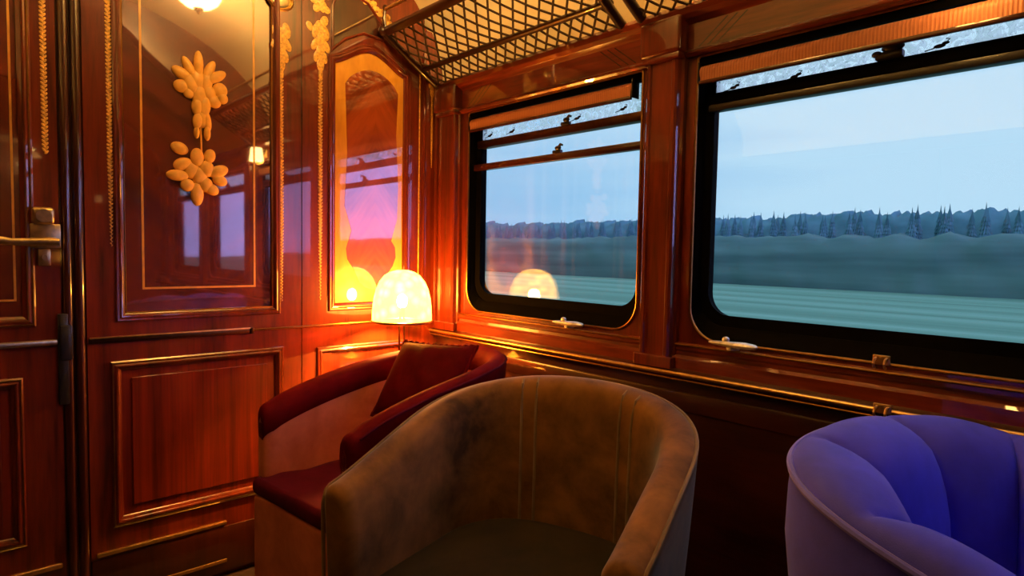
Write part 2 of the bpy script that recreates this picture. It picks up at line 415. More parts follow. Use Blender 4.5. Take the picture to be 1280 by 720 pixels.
def window(idx, o, side=1):
    """side 1: the wall to the right; -1: the opposite wall"""
    y0, y1 = o
    X = (lambda d: W + d) if side == 1 else (lambda d: XL - d)
    root = struct('window_%d' % idx, (X(.03), (y0 + y1) / 2, Z0))
    off = Vector(root.location)
    def part(name, bm, mat, **k):
        for v in bm.verts: v.co -= off
        return link(name, bm, mat, root, **k)
    # veneered casing with a round-cornered hole
    A = rrect(y0 - .045, y1 + .045, Z0 - .03, Z1 + .03, .004, .004)
    B = rrect(y0, y1, Z0, Z1, .10, .01)
    bm = BM()
    loft(bm, [[(X(.014), y, z) for y, z in A], [(X(0), y, z) for y, z in A], [(X(0), y, z) for y, z in B], [(X(.012), y, z) for y, z in B], [(X(.014), y, z) for y, z in A]], True)
    part('casing', bm, 'mahogany')
    # bead on the edge of the hole
    bm = BM(); tube(bm, [(X(-.001), y, z) for y, z in B], .0042, 8, True); part('edge_bead', bm, 'old_brass')
    # black reveal and gasket
    D = rrect(y0 + .012, y1 - .012, Z0 + .045, Z1, .085, .01)
    E_ = rrect(y0 + .036, y1 - .036, Z0 + .078, Z1, .07, .01)
    F_ = rrect(y0 + .032, y1 - .032, Z0 + .074, Z1, .07, .01)
    bm = BM()
    loft(bm, [[(X(.002), y, z) for y, z in B], [(X(.030), y, z) for y, z in D], [(X(.034), y, z) for y, z in D], [(X(.040), y, z) for y, z in E_],
              [(X(.046), y, z) for y, z in E_], [(X(.054), y, z) for y, z in F_], [(X(.075), y, z) for y, z in F_]], True)
    part('gasket', bm, 'black_lacquer', angle=50)
    # panes: clear glass in two panes (double glazed) and the engraved top light
    zb = 1.675
    G = rrect(y0 + .030, y1 - .030, Z0 + .072, zb, .07, .004)
    bm = BM(); prism(bm, G, X(.049), X(.0525), 'YZ'); part('glass_pane', bm, 'glass', smooth=False)
    bm = BM(); prism(bm, G, X(.058), X(.0615), 'YZ'); part('glass_pane', bm, 'glass', smooth=False)
    bm = BM(); box(bm, min(X(.049), X(.0525)), max(X(.049), X(.0525)), y0 + .03, y1 - .03, zb + .02, Z1); part('etched_pane', bm, 'etched', smooth=False)
    bm = BM(); box(bm, min(X(.006), X(.047)), max(X(.006), X(.047)), y0 + .002, y1 - .002, 1.797, Z1); part('pocket_shade', bm, 'black_lacquer', smooth=False)  # solid black box stands in for the shade in the pocket above the blind
    # transom bar
    bm = BM()
    if idx == 1:
        box(bm, min(X(.028), X(.066)), max(X(.028), X(.066)), y0 + .02, y1 - .02, 1.668, 1.700, .004)
        part('transom_bar', bm, 'bronze')
        bm = BM(); box(bm, X(.022), X(.046), y0 + .004, y1 - .004, 1.572, 1.600, .004); part('sash_bar', bm, 'dark_wood_long')
        for (yy, zz, nm) in ((1.66, 1.600, 'sash_catch'), (1.62, 1.700, 'sash_catch')):
            bm = BM()
            box(bm, X(.024), X(.040), yy - .022, yy + .022, zz - .001, zz + .012, .004)
            ellipsoid(bm, (X(.030), yy - .004, zz + .019), .008, .016, .009)
            tube(bm, [(X(.030), yy - .008, zz + .022), (X(.024), yy - .022, zz + .030), (X(.022), yy - .034, zz + .026)], [.006, .005, .004], 8)
            part(nm, bm, 'black_iron')
    else:
        box(bm, min(X(.030), X(.066)), max(X(.030), X(.066)), y0 + .02, y1 - .02, 1.676, 1.712, .004)
        part('transom_bar', bm, 'black_lacquer')
        bm = BM(); box(bm, min(X(.026), X(.058)), max(X(.026), X(.058)), y0 + .022, y1 - .022, 1.656, 1.677, .005); part('lower_bead', bm, 'black_iron')
        if side == 1:
            bm = BM(); yy = y0 + .40
            box(bm, X(.018), X(.040), yy - .032, yy + .030, 1.711, 1.730, .005)
            ellipsoid(bm, (X(.026), yy - .008, 1.738), .012, .026, .013)
            ellipsoid(bm, (X(.022), yy + .026, 1.726), .008, .012, .008)
            part('sash_catch', bm, 'black_iron')
    if side == 1:
        # dark painted scrolls on the top light
        ys = [y1 - .08, y1 - .22, y0 + .33, y0 + .12] if idx == 1 else [y1 - .09, y1 - .27, y0 + .30, y0 + .08]
        for yy in ys:
            bm = BM(); s = random.uniform(.8, 1.2); zz = 1.722 + random.uniform(-.004, .004)
            ellipsoid(bm, (X(.0478), yy, zz), .0016, .013 * s, .005)
            ellipsoid(bm, (X(.0478), yy - .012, zz + .005), .0016, .008, .004)
            tube(bm, [(X(.0478), yy + .03, zz - .006), (X(.0478), yy + .012, zz - .003), (X(.0478), yy - .014, zz + .006), (X(.0478), yy - .02, zz + .013), (X(.0478), yy - .012, zz + .015)], .0014, 6)
            part('painted_scroll', bm, 'black_iron')
    return root
for i, o in enumerate(OPEN[:3]): window(i + 1, o)
window(4, OPEN[3])

# pilasters with capitals
for k, yc in enumerate(PIL):
    root = struct('trim_%d' % (k + 2), (W, yc, 0))
    hw = .056 if k else .060
    bm = BM()
    # moulded section swept up the wall
    sec = [(0, -hw - .012), (-.016, -hw - .012), (-.020, -hw - .004), (-.034, -hw), (-.040, -hw + .006), (-.040, -hw + .016), (-.035, -hw + .021), (-.035, hw - .021), (-.040, hw - .016), (-.040, hw - .006), (-.034, hw), (-.020, hw + .004), (-.016, hw + .012), (0, hw + .012)]
    loft(bm, [[(a, b, .905) for a, b in sec], [(a, b, 1.835) for a, b in sec]], True, False, True)
    link('shaft', bm, 'mahogany', root, angle=25)
    bm = BM(); box(bm, -.044, 0, -hw - .016, hw + .016, .868, .906, .004); link('plinth_block', bm, 'mahogany', root, smooth=False)
    bm = BM()
    box(bm, -.058, 0, -hw - .018, hw + .018, 1.835, 1.945, .012, 3)
    box(bm, -.050, 0, -hw - .012, hw + .012, 1.818, 1.838, .005, 2)
    link('capital', bm, 'mahogany', root, angle=35)

# sill band, brass ledge and wainscot
bm = BM()
prof = [(0, .872), (-.022, .872), (-.022, .905), (-.012, .914), (-.010, .925), (-.014, .932), (-.014, .942), (-.006, .949), (0, .951)]
loft(bm, [[(W + a, YB, z) for a, z in prof], [(W + a, L, z) for a, z in prof]], True, False, True)
link('trim_7', bm, 'mahogany_long', kind='structure', angle=25)
bm = BM(); tube(bm, [(W - .014, YB, .9465), (W - .014, L, .9465)], .0035, 8); link('trim_8', bm, 'old_brass', kind='structure')
bm = BM()
prof = [(0, .838), (-.030, .838), (-.048, .846), (-.052, .856), (-.048, .864), (-.038, .868), (-.022, .872), (0, .872)]
loft(bm, [[(W + a, YB, z) for a, z in prof], [(W + a, L, z) for a, z in prof]], True, False, True)
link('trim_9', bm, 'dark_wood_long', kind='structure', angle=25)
bm = BM(); tube(bm, [(W - .050, YB, .860), (W - .050, L, .860)], .0068, 10); link('trim_10', bm, 'brass', kind='structure')
bm = BM(); tube(bm, [(W - .046, YB, .843), (W - .046, L, .843)], .0035, 8); link('trim_11', bm, 'old_brass', kind='structure')
bm = BM()
box(bm, W - .012, W + .012, YB, L, .12, .838)
box(bm, W - .020, W, YB, L, .74, .80, .006)
for yc in PIL: box(bm, W - .020, W, yc - .06, yc + .06, .12, .74, .005)
box(bm, W - .020, W, YB, L, .12, .22, .006)
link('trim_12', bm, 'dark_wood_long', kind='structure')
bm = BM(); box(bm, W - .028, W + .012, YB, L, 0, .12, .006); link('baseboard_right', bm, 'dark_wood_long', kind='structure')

# cornice above the windows
bm = BM()
prof = [(.012, 1.822), (-.012, 1.822), (-.018, 1.828), (-.018, 1.836), (-.012, 1.842), (-.012, 1.918), (-.020, 1.924), (-.034, 1.930), (-.044, 1.942), (-.048, 1.958), (-.040, 1.972), (.012, 1.976)]
loft(bm, [[(W + a, YB, z) for a, z in prof], [(W + a, L, z) for a, z in prof]], True, False, True)
co = link('trim_13', bm, 'mahogany_long', kind='structure', angle=25)
bm = BM(); tube(bm, [(W - .0195, YB, 1.832), (W - .0195, L, 1.832)], .0032, 8); link('bead', bm, 'mahogany_long', co)
# chevron veneer lines at the ends of each frieze panel
bm = BM()
for (a, b) in ((1.22, 2.20), (.11, 1.09)):
    for t in range(3):
        for (ys, sg) in ((b - .05 - .03 * t, -1), (a + .05 + .03 * t, 1)):
            q = [(ys, 1.846), (ys + .006, 1.846), (ys + .006 + sg * .09, 1.914), (ys + sg * .09, 1.914)]
            prism(bm, q, W - .0125, W - .0110, 'YZ')
link('chevron_inlay', bm, 'dark_wood', co, smooth=False)

# the same beads and cornice on the opposite wall, in short
bm = BM()
box(bm, XL - .012, XL + .02, YB, L, .838, .872, .006); box(bm, XL - .012, XL + .014, YB, L, 0, .838); box(bm, XL - .012, XL + .03, YB, L, 1.90, 1.976, .01)
for yc in PIL[1:]: box(bm, XL - .012, XL + .035, yc - .06, yc + .06, .872, 1.90, .006)
link('trim_14', bm, 'plain_panel', kind='structure')

# ------------------------------------------------------------------ roller blinds (one per window)
def blind(o, label):
    y0, y1 = o
    a, b = y0 + .045, y1 - .006
    root = thing('roller_blind', label, 'blind', (W + .018, (a + b) / 2, 1.736), 0, 'roller blinds above the windows')
    hl = (b - a) / 2
    bm = BM()
    n = 40; sec = []
    for k in range(25):
        t = PI * .0 + PI * 1.5 * k / 24
        sec.append((.022 * math.cos(t + PI / 2 * 0) , .034 + .022 * math.sin(t)))
    sec = [(.022 * math.cos(t), .036 + .022 * math.sin(t)) for t in [2 * PI * k / 24 for k in range(24)]]
    loft(bm, [[(p, -hl, q) for p, q in sec], [(p, hl, q) for p, q in sec]], True, False, True)
    link('fabric_roll', bm, 'blind', root, angle=50)
    bm = BM(); box(bm, -.022, -.018, -hl + .004, hl - .004, .004, .036, .001); link('fabric_drop', bm, 'blind', root, smooth=False)
    bm = BM(); box(bm, -.026, -.014, -hl, hl, -.002, .010, .003); link('hem_bar', bm, 'dark_wood_long', root)
    for s in (-1, 1):
        bm = BM(); box(bm, -.024, .016, s * (hl + .003) - .002, s * (hl + .003) + .002, .004, .066, .0015); link('bracket', bm, 'black_iron', root)
    return root
blind(OPEN[0], 'orange roller blind rolled up above the left window with two dark bars')
blind(OPEN[1], 'orange ribbed roller blind rolled up above the large right window')

# ------------------------------------------------------------------ small fittings on the window wall
def lever(y, z, label):
    r = thing('sill_lever', label, 'handle', (W - .016, y, z), 0, 'silver levers on the window sill'); r.scale = (1.2, 1.3, 1.5)
    bm = BM(); lathe(bm, [(.0, -.0), (.014, 0), (.015, .004), (.010, .008), (.0, .009)], (0, 0, 0), 20); link('rosette', bm, 'silver', r)
    bm = BM()
    sec = lambda t, w, h: [(w * math.cos(a), t, .012 + h * math.sin(a)) for a in [2 * PI * k / 12 for k in range(12)]]
    loft(bm, [sec(-.062, .004, .002), sec(-.056, .011, .005), sec(-.035, .014, .007), sec(-.008, .012, .006), sec(.018, .008, .005), sec(.04, .006, .004), sec(.052, .003, .002)], True, False, True)
    for v in bm.verts: v.co.x -= .014
    link('lever_arm', bm, 'silver', r)
    bm = BM(); ellipsoid(bm, (-.012, .012, .020), .007, .009, .006); link('thumb_knob', bm, 'silver', r)
    return r
lever(1.535, .951, 'silver lever handle on the sill under the left window')
lever(.895, .951, 'silver lever handle on the sill under the right window')
def hook(y, z, x, label):
    r = thing('brass_hook', label, 'hook', (x, y, z), 0, 'brass hooks')
    bm = BM(); box(bm, -.006, .0, -.020, .020, -.012, .012, .003); link('back_plate', bm, 'brass', r)
    for s in (-.012, .012):
        bm = BM(); tube(bm, [(-.003, s, .004), (-.016, s, .001), (-.022, s, -.008), (-.020, s, -.016), (-.013, s, -.018)], [.004, .004, .0035, .003, .0035], 8); link('prong', bm, 'brass', r)
    return r
hook(.512, .975, W - .002, 'small brass hook just below the frame of the right window')
hook(.490, .866, W - .052, 'small brass hook on the brass ledge rail, behind the purple armchair')

# pilaster sconce further along (its glow shows in the lacquer of the end wall)
r = thing('wall_sconce', 'small lit wall sconce on the frieze above the large right window', 'lamp', (W - .012, .36, 1.80))
bm = BM(); box(bm, -.010, -.001, -.024, .024, .046, .112, .004); link('back_plate', bm, 'brass', r)
bm = BM(); tube(bm, [(-.006, 0, .08), (-.03, 0, .01), (-.055, 0, -.002), (-.07, 0, .005), (-.07, 0, .022)], .005, 8); link('arm', bm, 'brass', r)
bm = BM(); lathe(bm, [(.045, .02), (.047, .021), (.036, .11), (.034, .11), (.043, .022)], (-.07, 0, 0), 24, open_=True); link('shade', bm, 'sconce_glass', r)

# ------------------------------------------------------------------ LUGGAGE RACK
def rack(y0, y1, label):
    r = thing('luggage_rack', label, 'luggage rack', (W - .012, (y0 + y1) / 2, 1.95), 0, 'luggage racks above the windows')
    h = (y1 - y0) / 2
    A = Vector((-.288, 0, .188)); B = Vector((-.004, 0, .010)); Mid = A.lerp(B, .66)
    def rail(name, P, w, t, mat, over=0):
        bm = BM(); d = (B - A).normalized(); n = Vector((-d.z, 0, d.x))
        sec = []
        for k in range(16):
            a = 2 * PI * k / 16; ca, sa = math.cos(a), math.sin(a)
            f = lambda c: math.copysign(abs(c) ** .6, c)
            sec.append(P + d * w * f(ca) + n * t * f(sa))
        loft(bm, [[s + Vector((0, -h - over, 0)) for s in sec], [s + Vector((0, h + over, 0)) for s in sec]], True, False, True)
        link(name, bm, mat, r)
    rail('front_rail', A, .018, .016, 'rack_wood')
    rail('middle_rail', Mid, .012, .009, 'rack_wood')
    rail('back_rail', B, .014, .010, 'rack_wood')
    top = A + Vector((-.004, 0, .09))
    bm = BM(); tube(bm, [top + Vector((0, -h, 0)), top + Vector((0, h, 0))], .008, 10); link('guard_rail', bm, 'brass', r)
    # net: diamond lattice of cord between the rails
    def net(P, Q, cell_y, rows):
        bm = BM(); d = Q - P; n = rows; k = int(2 * h / cell_y)
        def sag(t): return Vector((0, 0, -.012 * math.sin(PI * t)))
        for i in range(-n, k + n):
            for sg in (1, -1):
                pts = []
                for j in range(n + 1):
                    yy = -h + (i + sg * (j / n) * n * .5 + (0 if sg == 1 else n * .5)) * cell_y
                    if -h <= yy <= h: pts.append(P + d * (j / n) + Vector((0, yy, 0)) + sag(j / n))
                if len(pts) > 1: tube(bm, pts, .0044, 5)
        link('net', bm, 'net_cord', r, angle=60)
    net(A, Mid, .066, 6)
    net(Mid, B, .056, 4)
    ys = [-h + .012, h - .012]
    for yy in ys:
        bm = BM()
        d = (B - A)
        pts = [A + Vector((-.012, yy, -.004)), A.lerp(B, .25) + Vector((0, yy, -.012)), A.lerp(B, .6) + Vector((0, yy, -.012)), B + Vector((0, yy, -.006))]
        tube(bm, pts, [.014, .015, .016, .017], 10)
        tube(bm, [A + Vector((0, yy, 0)), A + Vector((-.01, yy, .05)), top + Vector((0, yy, 0))], .007, 8)
        ellipsoid(bm, top + Vector((0, yy, .006)), .012, .012, .014)
        ellipsoid(bm, A + Vector((-.014, yy, .0)), .020, .016, .022)
        link('bracket', bm, 'rack_wood', r)
    return r
rack(1.30, 2.365, 'wood and net luggage rack above the left window, against the end wall')
rack(.14, 1.245, 'wood and net luggage rack above the large right window')

# ------------------------------------------------------------------ END WALL
wb_off = None
def epart(name, bm, mat, **k): return link(name, bm, mat, wb, **k)
# section A frame (x .335 - 1.045), made of stiles and rails
AX0, AX1 = .335, 1.043
PX0, PX1, PZ0, PZ1 = .430, .943, .985, 2.26
QX0, QX1, QZ0, QZ1 = .412, .955, .300, .825
def frame(name, x0, x1, z0, z1, holes, mat='mahogany', topf=None):
    bm = BM()
    xsH = sorted({x0, x1})
    hs = sorted(holes, key=lambda h: h[2])
    zprev = z0
    for h in hs:
        box(bm, x0, x1, L, L + .016, zprev, h[2])
        box(bm, x0, h[0], L, L + .016, h[2], h[3]); box(bm, h[1], x1, L, L + .016, h[2], h[3])
        zprev = h[3]
    box(bm, x0, x1, L, L + .016, zprev, z1)
    return epart(name, bm, mat, smooth=False)
frame('panel_frame', AX0, AX1, .03, 2.44, [(QX0, QX1, QZ0, QZ1), (PX0, PX1, PZ0, PZ1)])
bm = BM(); box(bm, PX0, PX1, L + .010, L + .017, PZ0, PZ1); epart('upper_panel', bm, 'veneer_bookmatch', smooth=False)
bm = BM(); box(bm, QX0, QX1, L + .010, L + .017, QZ0, QZ1); box(bm, QX0 + .045, QX1 - .045, L + .004, L + .010, QZ0 + .045, QZ1 - .045, .003); epart('lower_panel', bm, 'lower_veneer', smooth=False)
bm = BM(); moulding(bm, rect(PX0, PX1, PZ0, PZ1), OGEE, L); epart('upper_moulding', bm, 'mahogany', angle=30)
bm = BM(); moulding(bm, rect(QX0, QX1, QZ0, QZ1), OGEE, L); epart('lower_moulding', bm, 'mahogany', angle=30)
bm = BM()
moulding(bm, rect(PX0 + .013, PX1 - .013, PZ0 + .013, PZ1 - .013), [(-.002, -.002), (-.002, .0005), (.001, .002), (.003, -.001)], L); epart('moulding_fillet', bm, 'old_brass')
bm = BM(); moulding(bm, rect(QX0 - .010, QX1 + .010, QZ0 - .010, QZ1 + .010), [(-.0025, .006), (-.001, .0095), (.002, .0095), (.0035, .006)], L); epart('moulding_fillet', bm, 'old_brass')
# thin line inlay inside the upper panel
bm = BM(); moulding(bm, rect(.498, .866, 1.078, 2.18), [(-.0035, -.010), (-.0035, -.0092), (.0035, -.0092), (.0035, -.010)], L); epart('line_inlay', bm, 'inlay', smooth=False)
# brass strips: across the middle rail, and on the kick board
bm = BM(); box(bm, .338, .842, L - .010, L + .001, .903, .921, .004); box(bm, .842, .856, L - .013, L + .001, .900, .924, .003); epart('middle_strip', bm, 'bronze')
bm = BM(); box(bm, .340, .850, L - .0115, L - .002, .919, .924, .002); epart('strip_edge', bm, 'brass')
bm = BM(); box(bm, .858, 1.60, L - .006, L + .001, .909, .918, .003); epart('dado_bead', bm, 'old_brass')
for (xa, xb, z) in ((.350, .755, .205), (.50, .755, .062)):
    bm = BM(); box(bm, xa, xb, L - .010, L + .002, z - .008, z + .006, .004); epart('kick_strip', bm, 'brass')
bm = BM(); box(bm, AX0, AX1, L - .006, L + .01, .02, .19, .003); epart('kick_board', bm, 'dark_wood')

# section B (x 1.047 - 1.60): arched satinwood marquetry panel
BX0, BX1 = 1.047, 1.612
UX0, UX1, UZ0 = 1.172, 1.526, .985
def arch(x0, x1, z0, zs, rise, n=18):
    xc = (x0 + x1) / 2; pts = [(x0, z0), (x1, z0), (x1, zs)]
    for k in range(1, n):
        t = k / n; x = x1 + (x0 - x1) * t
        s = math.sin(PI * t)
        pts.append((x, zs + rise * s ** 1.6))
    pts.append((x0, zs)); return pts
AR = arch(UX0, UX1, UZ0, 1.985, .075)
bm = BM()
# frame board as a ring between outer rectangle and the arch (built strip by strip)
box(bm, BX0, UX0, L, L + .016, .03, 2.46); box(bm, UX1, BX1, L, L + .016, .03, 2.40)
box(bm, UX0, UX1, L, L + .016, .03, .30); box(bm, UX0, UX1, L, L + .016, .825, UZ0)
top = AR[2:]
for i in range(len(top) - 1):
    (xa, za), (xb, zb_) = top[i], top[i + 1]
    prism(bm, [(xb, zb_), (xa, za), (xa, 2.34 + .0 * xa), (xb, 2.34)], L, L + .016)
epart('panel_frame', bm, 'mahogany', smooth=False)
bm = BM(); prism(bm, AR, L + .010, L + .017); epart('upper_panel', bm, 'satinwood', smooth=False)
bm = BM(); moulding(bm, AR, OGEE, L); epart('upper_moulding', bm, 'mahogany', angle=30)
# brown flame veneer centre with a scalloped foot
def lobes():
    xc = (UX0 + UX1) / 2; x0, x1 = UX0 + .062, UX1 - .038
    pts = []
    foot = [(1.300, 1.085), (1.330, 1.060), (1.375, 1.050), (1.42, 1.062), (1.440, 1.085), (1.442, 1.125), (1.462, 1.150), (1.478, 1.19), (1.474, 1.235), (1.455, 1.262), (1.466, 1.30), (1.484, 1.36)]
    pts += foot + [(x1, 1.50), (x1 - .012, 1.72), (x1 - .004, 1.90)]
    for k in range(1, 14):
        t = k / 14; pts.append((x1 - .004 + (x0 - x1 + .004) * t, 1.90 + .075 * math.sin(PI * t) ** .7))
    pts += [(x0, 1.90), (x0 + .01, 1.62), (x0 - .002, 1.40), (x0 + .012, 1.36), (x0 + .030, 1.30), (x0 + .018, 1.262), (x0 + .006, 1.225), (x0 + .012, 1.18), (x0 + .034, 1.15), (x0 + .05, 1.12)]
    return pts
bm = BM(); prism(bm, lobes(), L + .0088, L + .0101); epart('veneer_centre', bm, 'veneer_flame', smooth=False)
# lower panel of section B
bm = BM(); box(bm, UX0, UX1, L + .010, L + .017, .30, .825); epart('lower_panel', bm, 'lower_veneer', smooth=False)
bm = BM(); moulding(bm, rect(UX0 - .05, UX1, .30, .81), OGEE, L); epart('lower_moulding', bm, 'mahogany', angle=30)
# dark spandrel panel above the arch
SP = [(1.172, 2.02), (1.23, 2.075), (1.31, 2.115), (1.40, 2.11), (1.40, 2.17), (1.33, 2.24), (1.25, 2.262), (1.19, 2.24), (1.172, 2.19)]
bm = BM(); prism(bm, SP, L - .002, L + .001); epart('spandrel_panel', bm, 'dark_wood', smooth=False)
bm = BM(); moulding(bm, SP, [(-.006, 0), (-.005, .005), (0, .0075), (.005, .004), (.006, 0)], L); epart('spandrel_moulding', bm, 'mahogany')
# joint between A and B, and the corner post
bm = BM(); box(bm, 1.0425, 1.0475, L + .004, L + .012, .03, 2.4); epart('joint_shadow_gap', bm, 'black_iron', smooth=False)
bm = BM()
box(bm, 1.612, W + .01, L - .012, L + .016, .03, 2.2, .004); tube(bm, [(1.612, L - .006, .9), (1.612, L - .006, 2.1)], .008, 8); tube(bm, [(1.676, L - .014, .9), (1.676, L - .014, 1.97)], .010, 8)
epart('corner_post', bm, 'mahogany')
bm = BM(); tube(bm, [(1.590, L - .001, .93), (1.590, L - .001, 2.05)], .0032, 6); epart('line_inlay', bm, 'gilt_flat')
# gilt marquetry bands of small leaves
def band(x, z0, z1, wd=.010, drop=None, seed=1):
    rnd = random.Random(seed); bm = BM(); z = z0; s = 1
    while z < z1:
        t = (z - z0) / (z1 - z0); k = .45 + .55 * min(1, t * 3)
        rot = Matrix.Rotation(s * rnd.uniform(.5, .9), 3, 'Y')
        ellipsoid(bm, (x + s * wd * .25 * k, L - .0006, z), wd * .36 * k, .0014, wd * .75 * k, rot, 8, 5)
        s = -s; z += wd * .55
    if drop:
        for (dx, dz, rx, rz_, a) in drop:
            ellipsoid(bm, (x + dx, L - .0008, z1 + dz), rx, .002, rz_, Matrix.Rotation(a, 3, 'Y'), 12, 6)
    return epart('gilt_band', bm, 'gilt_flat')
DROP = [(0, .02, .016, .03, 0), (-.014, .05, .014, .026, .3), (.014, .05, .014, .026, -.3), (0, .075, .018, .03, 0), (-.022, .095, .014, .028, .5), (.022, .095, .014, .028, -.5), (0, .12, .02, .034, 0), (-.02, .145, .016, .03, .2), (.02, .145, .016, .03, -.2), (0, -.02, .009, .022, 0)]
band(.426 - .020, 1.22, 1.985, .011, [(0, .02, .012, .02, 0), (-.014, .045, .018, .010, .4), (-.03, .06, .014, .016, 0), (0, .07, .014, .02, 0)], 1)
band(.965, 1.02, 1.90, .011, DROP, 2)
band(1.122, 1.02, 1.93, .012, DROP, 3)
band(1.648, 1.60, 1.92, .008, [(0, .02, .012, .03, 0), (-.006, .05, .012, .022, .4), (.008, .055, .012, .022, -.3)], 4).location.y -= .0125
# gilt scrollwork over the spandrel
rnd = random.Random(5); bm = BM()
for k in range(34):
    t = k / 33; x = 1.10 + .34 * t; z = 2.20 + .09 * math.sin(PI * (.25 + t * .75)) - .02 * t + rnd.uniform(-.014, .014)
    ellipsoid(bm, (x, L - .001, z), rnd.uniform(.010, .02), .0022, rnd.uniform(.008, .015), Matrix.Rotation(rnd.uniform(-1, 1), 3, 'Y'), 10, 6)
for k in range(14):
    ellipsoid(bm, (1.075 + rnd.uniform(0, .075), L - .001, 2.06 + rnd.uniform(0, .17)), rnd.uniform(.01, .018), .0022, rnd.uniform(.012, .024), Matrix.Rotation(rnd.uniform(-1, 1), 3, 'Y'), 10, 6)
epart('gilt_scrollwork', bm, 'gilt_flat')
# oval medallion on the band between the two sections
bm = BM(); lathe(bm, [(.030, 0), (.032, .004), (.036, .006), (.040, .004), (.042, 0)], (0, 0, 0), 28, 'Y')
for v in bm.verts: v.co = Vector((.962 + v.co.x * 1.25, L - v.co.y, 2.155 + v.co.z))
epart('medallion_rim', bm, 'gilt')
bm = BM(); ellipsoid(bm, (.962, L, 2.155), .040, .006, .031, None, 20, 10); epart('medallion', bm, 'pale_brass')

# gilded flower ornament on the upper panel of section A
orn = thing('flower_ornament', 'gilded leaf and blossom ornament mounted on the glossy wood wall panel', 'wall ornament', (.683, L + .0095, 1.33))
K = .00262; Kz = .00283
def petals(name, lst, parent, mat='gold_leaf'):
    bm = BM()
    for (u, v, ru, rv, a) in lst:
        x = (u - 252) * K; z = (247 - v) * Kz + .085
        ellipsoid(bm, (x, -.002 - .005 * random.random(), z), ru * K * 1.24, .011, rv * Kz * 1.15, Matrix.Rotation(math.radians(a), 3, 'Y'), 16, 10)
    return link(name, bm, mat, parent)
petals('upper_spray', [(249, 92, 5, 15, 0), (238, 98, 5, 13, -28), (262, 97, 5, 13, 26), (229, 106, 6, 11, -62), (271, 103, 5.5, 12, 55), (228, 121, 8, 7, 0), (276, 118, 8, 8, 0), (279, 128, 6, 6, 0), (247, 112, 9, 13, 0), (258, 112, 7, 12, 15), (240, 118, 7, 12, -20), (249, 128, 8, 12, 0), (268, 133, 8, 7, 30), (237, 128, 6, 6, 0), (262, 124, 7, 8, 0)], orn)
petals('tail', [(247, 143, 6, 10, 0), (255, 142, 7, 12, 10), (252, 155, 7, 12, 0), (247, 160, 5, 9, 10), (259, 158, 4.5, 12, -10), (246, 174, 3, 7, 0), (259, 174, 3.5, 8, 0)], orn)
bm = BM(); tube(bm, [((251 - 252) * K, -.004, (247 - 165) * Kz + .085), (0, -.004, (247 - 205) * Kz + .085)], .003, 8); link('stem', bm, 'gold_leaf', orn)
petals('lower_blossom', [(225, 196, 9, 6.5, 20), (262, 202, 6, 8, 15), (229, 215, 10, 7, -20), (222, 229, 11, 6, 0), (273, 220, 11, 6.5, -25), (275, 231, 8, 6, 20), (246, 205, 7, 10, 0), (240, 222, 8, 9, 0), (258, 218, 8, 9, 0), (249, 228, 8, 10, 0), (234, 240, 7, 7, 30), (246, 250, 6.5, 13, 0), (264, 243, 8, 6, 30), (257, 238, 7, 8, 0)], orn)

# door at the left with its brass lock
dr = struct('door_1', (-.16, L, 0))
doff = Vector(dr.location)
def dpart(name, bm, mat, parent=None, **k):
    for v in bm.verts: v.co -= doff
    return link(name, bm, mat, parent or dr, **k)
DX0, DX1 = -.52, .268
hs = [(-.40, .155, .31, .80), (-.40, .190, .985, 2.02)]
bm = BM(); zp = .02
for h in hs:
    box(bm, DX0, DX1, L, L + .016, zp, h[2]); box(bm, DX0, h[0], L, L + .016, h[2], h[3]); box(bm, h[1], DX1, L, L + .016, h[2], h[3]); zp = h[3]
box(bm, DX0, DX1, L, L + .016, zp, 2.2); dpart('leaf', bm, 'mahogany', smooth=False)
bm = BM(); box(bm, hs[1][0], hs[1][1], L + .010, L + .0155, hs[1][2], hs[1][3]); dpart('upper_panel', bm, 'veneer_bookmatch', smooth=False)
bm = BM(); box(bm, hs[0][0], hs[0][1], L + .010, L + .0155, hs[0][2], hs[0][3]); box(bm, hs[0][0] + .04, hs[0][1] - .04, L + .003, L + .010, hs[0][2] + .04, hs[0][3] - .04, .003); dpart('lower_panel', bm, 'lower_veneer', smooth=False)
for h in hs:
    bm = BM(); moulding(bm, rect(*h), OGEE, L); dpart('moulding', bm, 'mahogany', angle=30)
    bm = BM(); moulding(bm, rect(h[0] - .01, h[1] + .01, h[2] - .01, h[3] + .01), [(-.0025, .006), (-.001, .0095), (.002, .0095), (.0035, .006)], L); dpart('moulding_fillet', bm, 'old_brass')
bm = BM(); moulding(bm, rect(-.34, .158, 1.05, 1.99), [(-.003, -.010), (-.003, -.0092), (.003, -.0092), (.003, -.010)], L); dpart('line_inlay', bm, 'inlay', smooth=False)
bm = BM(); box(bm, DX0 + .02, .258, L - .010, L + .001, .908, .926, .004); dpart('middle_strip', bm, 'pale_brass')
bm = BM(); box(bm, DX0 + .02, .258, L - .008, L + .001, .196, .212, .004); dpart('kick_strip', bm, 'brass')
rnd = random.Random(9); bm = BM(); z = 1.50; s = 1
while z < 2.15:
    ellipsoid(bm, (.238 + s * .003, L - .0006, z), .004, .0014, .008, Matrix.Rotation(s * .7, 3, 'Y'), 8, 5); s = -s; z += .0062
dpart('gilt_band', bm, 'gilt_flat')
hd = bpy.data.objects.new('door_handle', None); C.objects.link(hd); hd.parent = dr; hd['label'] = 'pale brass lever lock'
hd.location = Vector((.225, L, 1.22)) - doff
def hpart(name, bm, mat='pale_brass'): return link(name, bm, mat, hd, angle=35)
bm = BM(); box(bm, -.030, .046, -.012, .0, -.012, .062, .003); hpart('lock_case', bm)
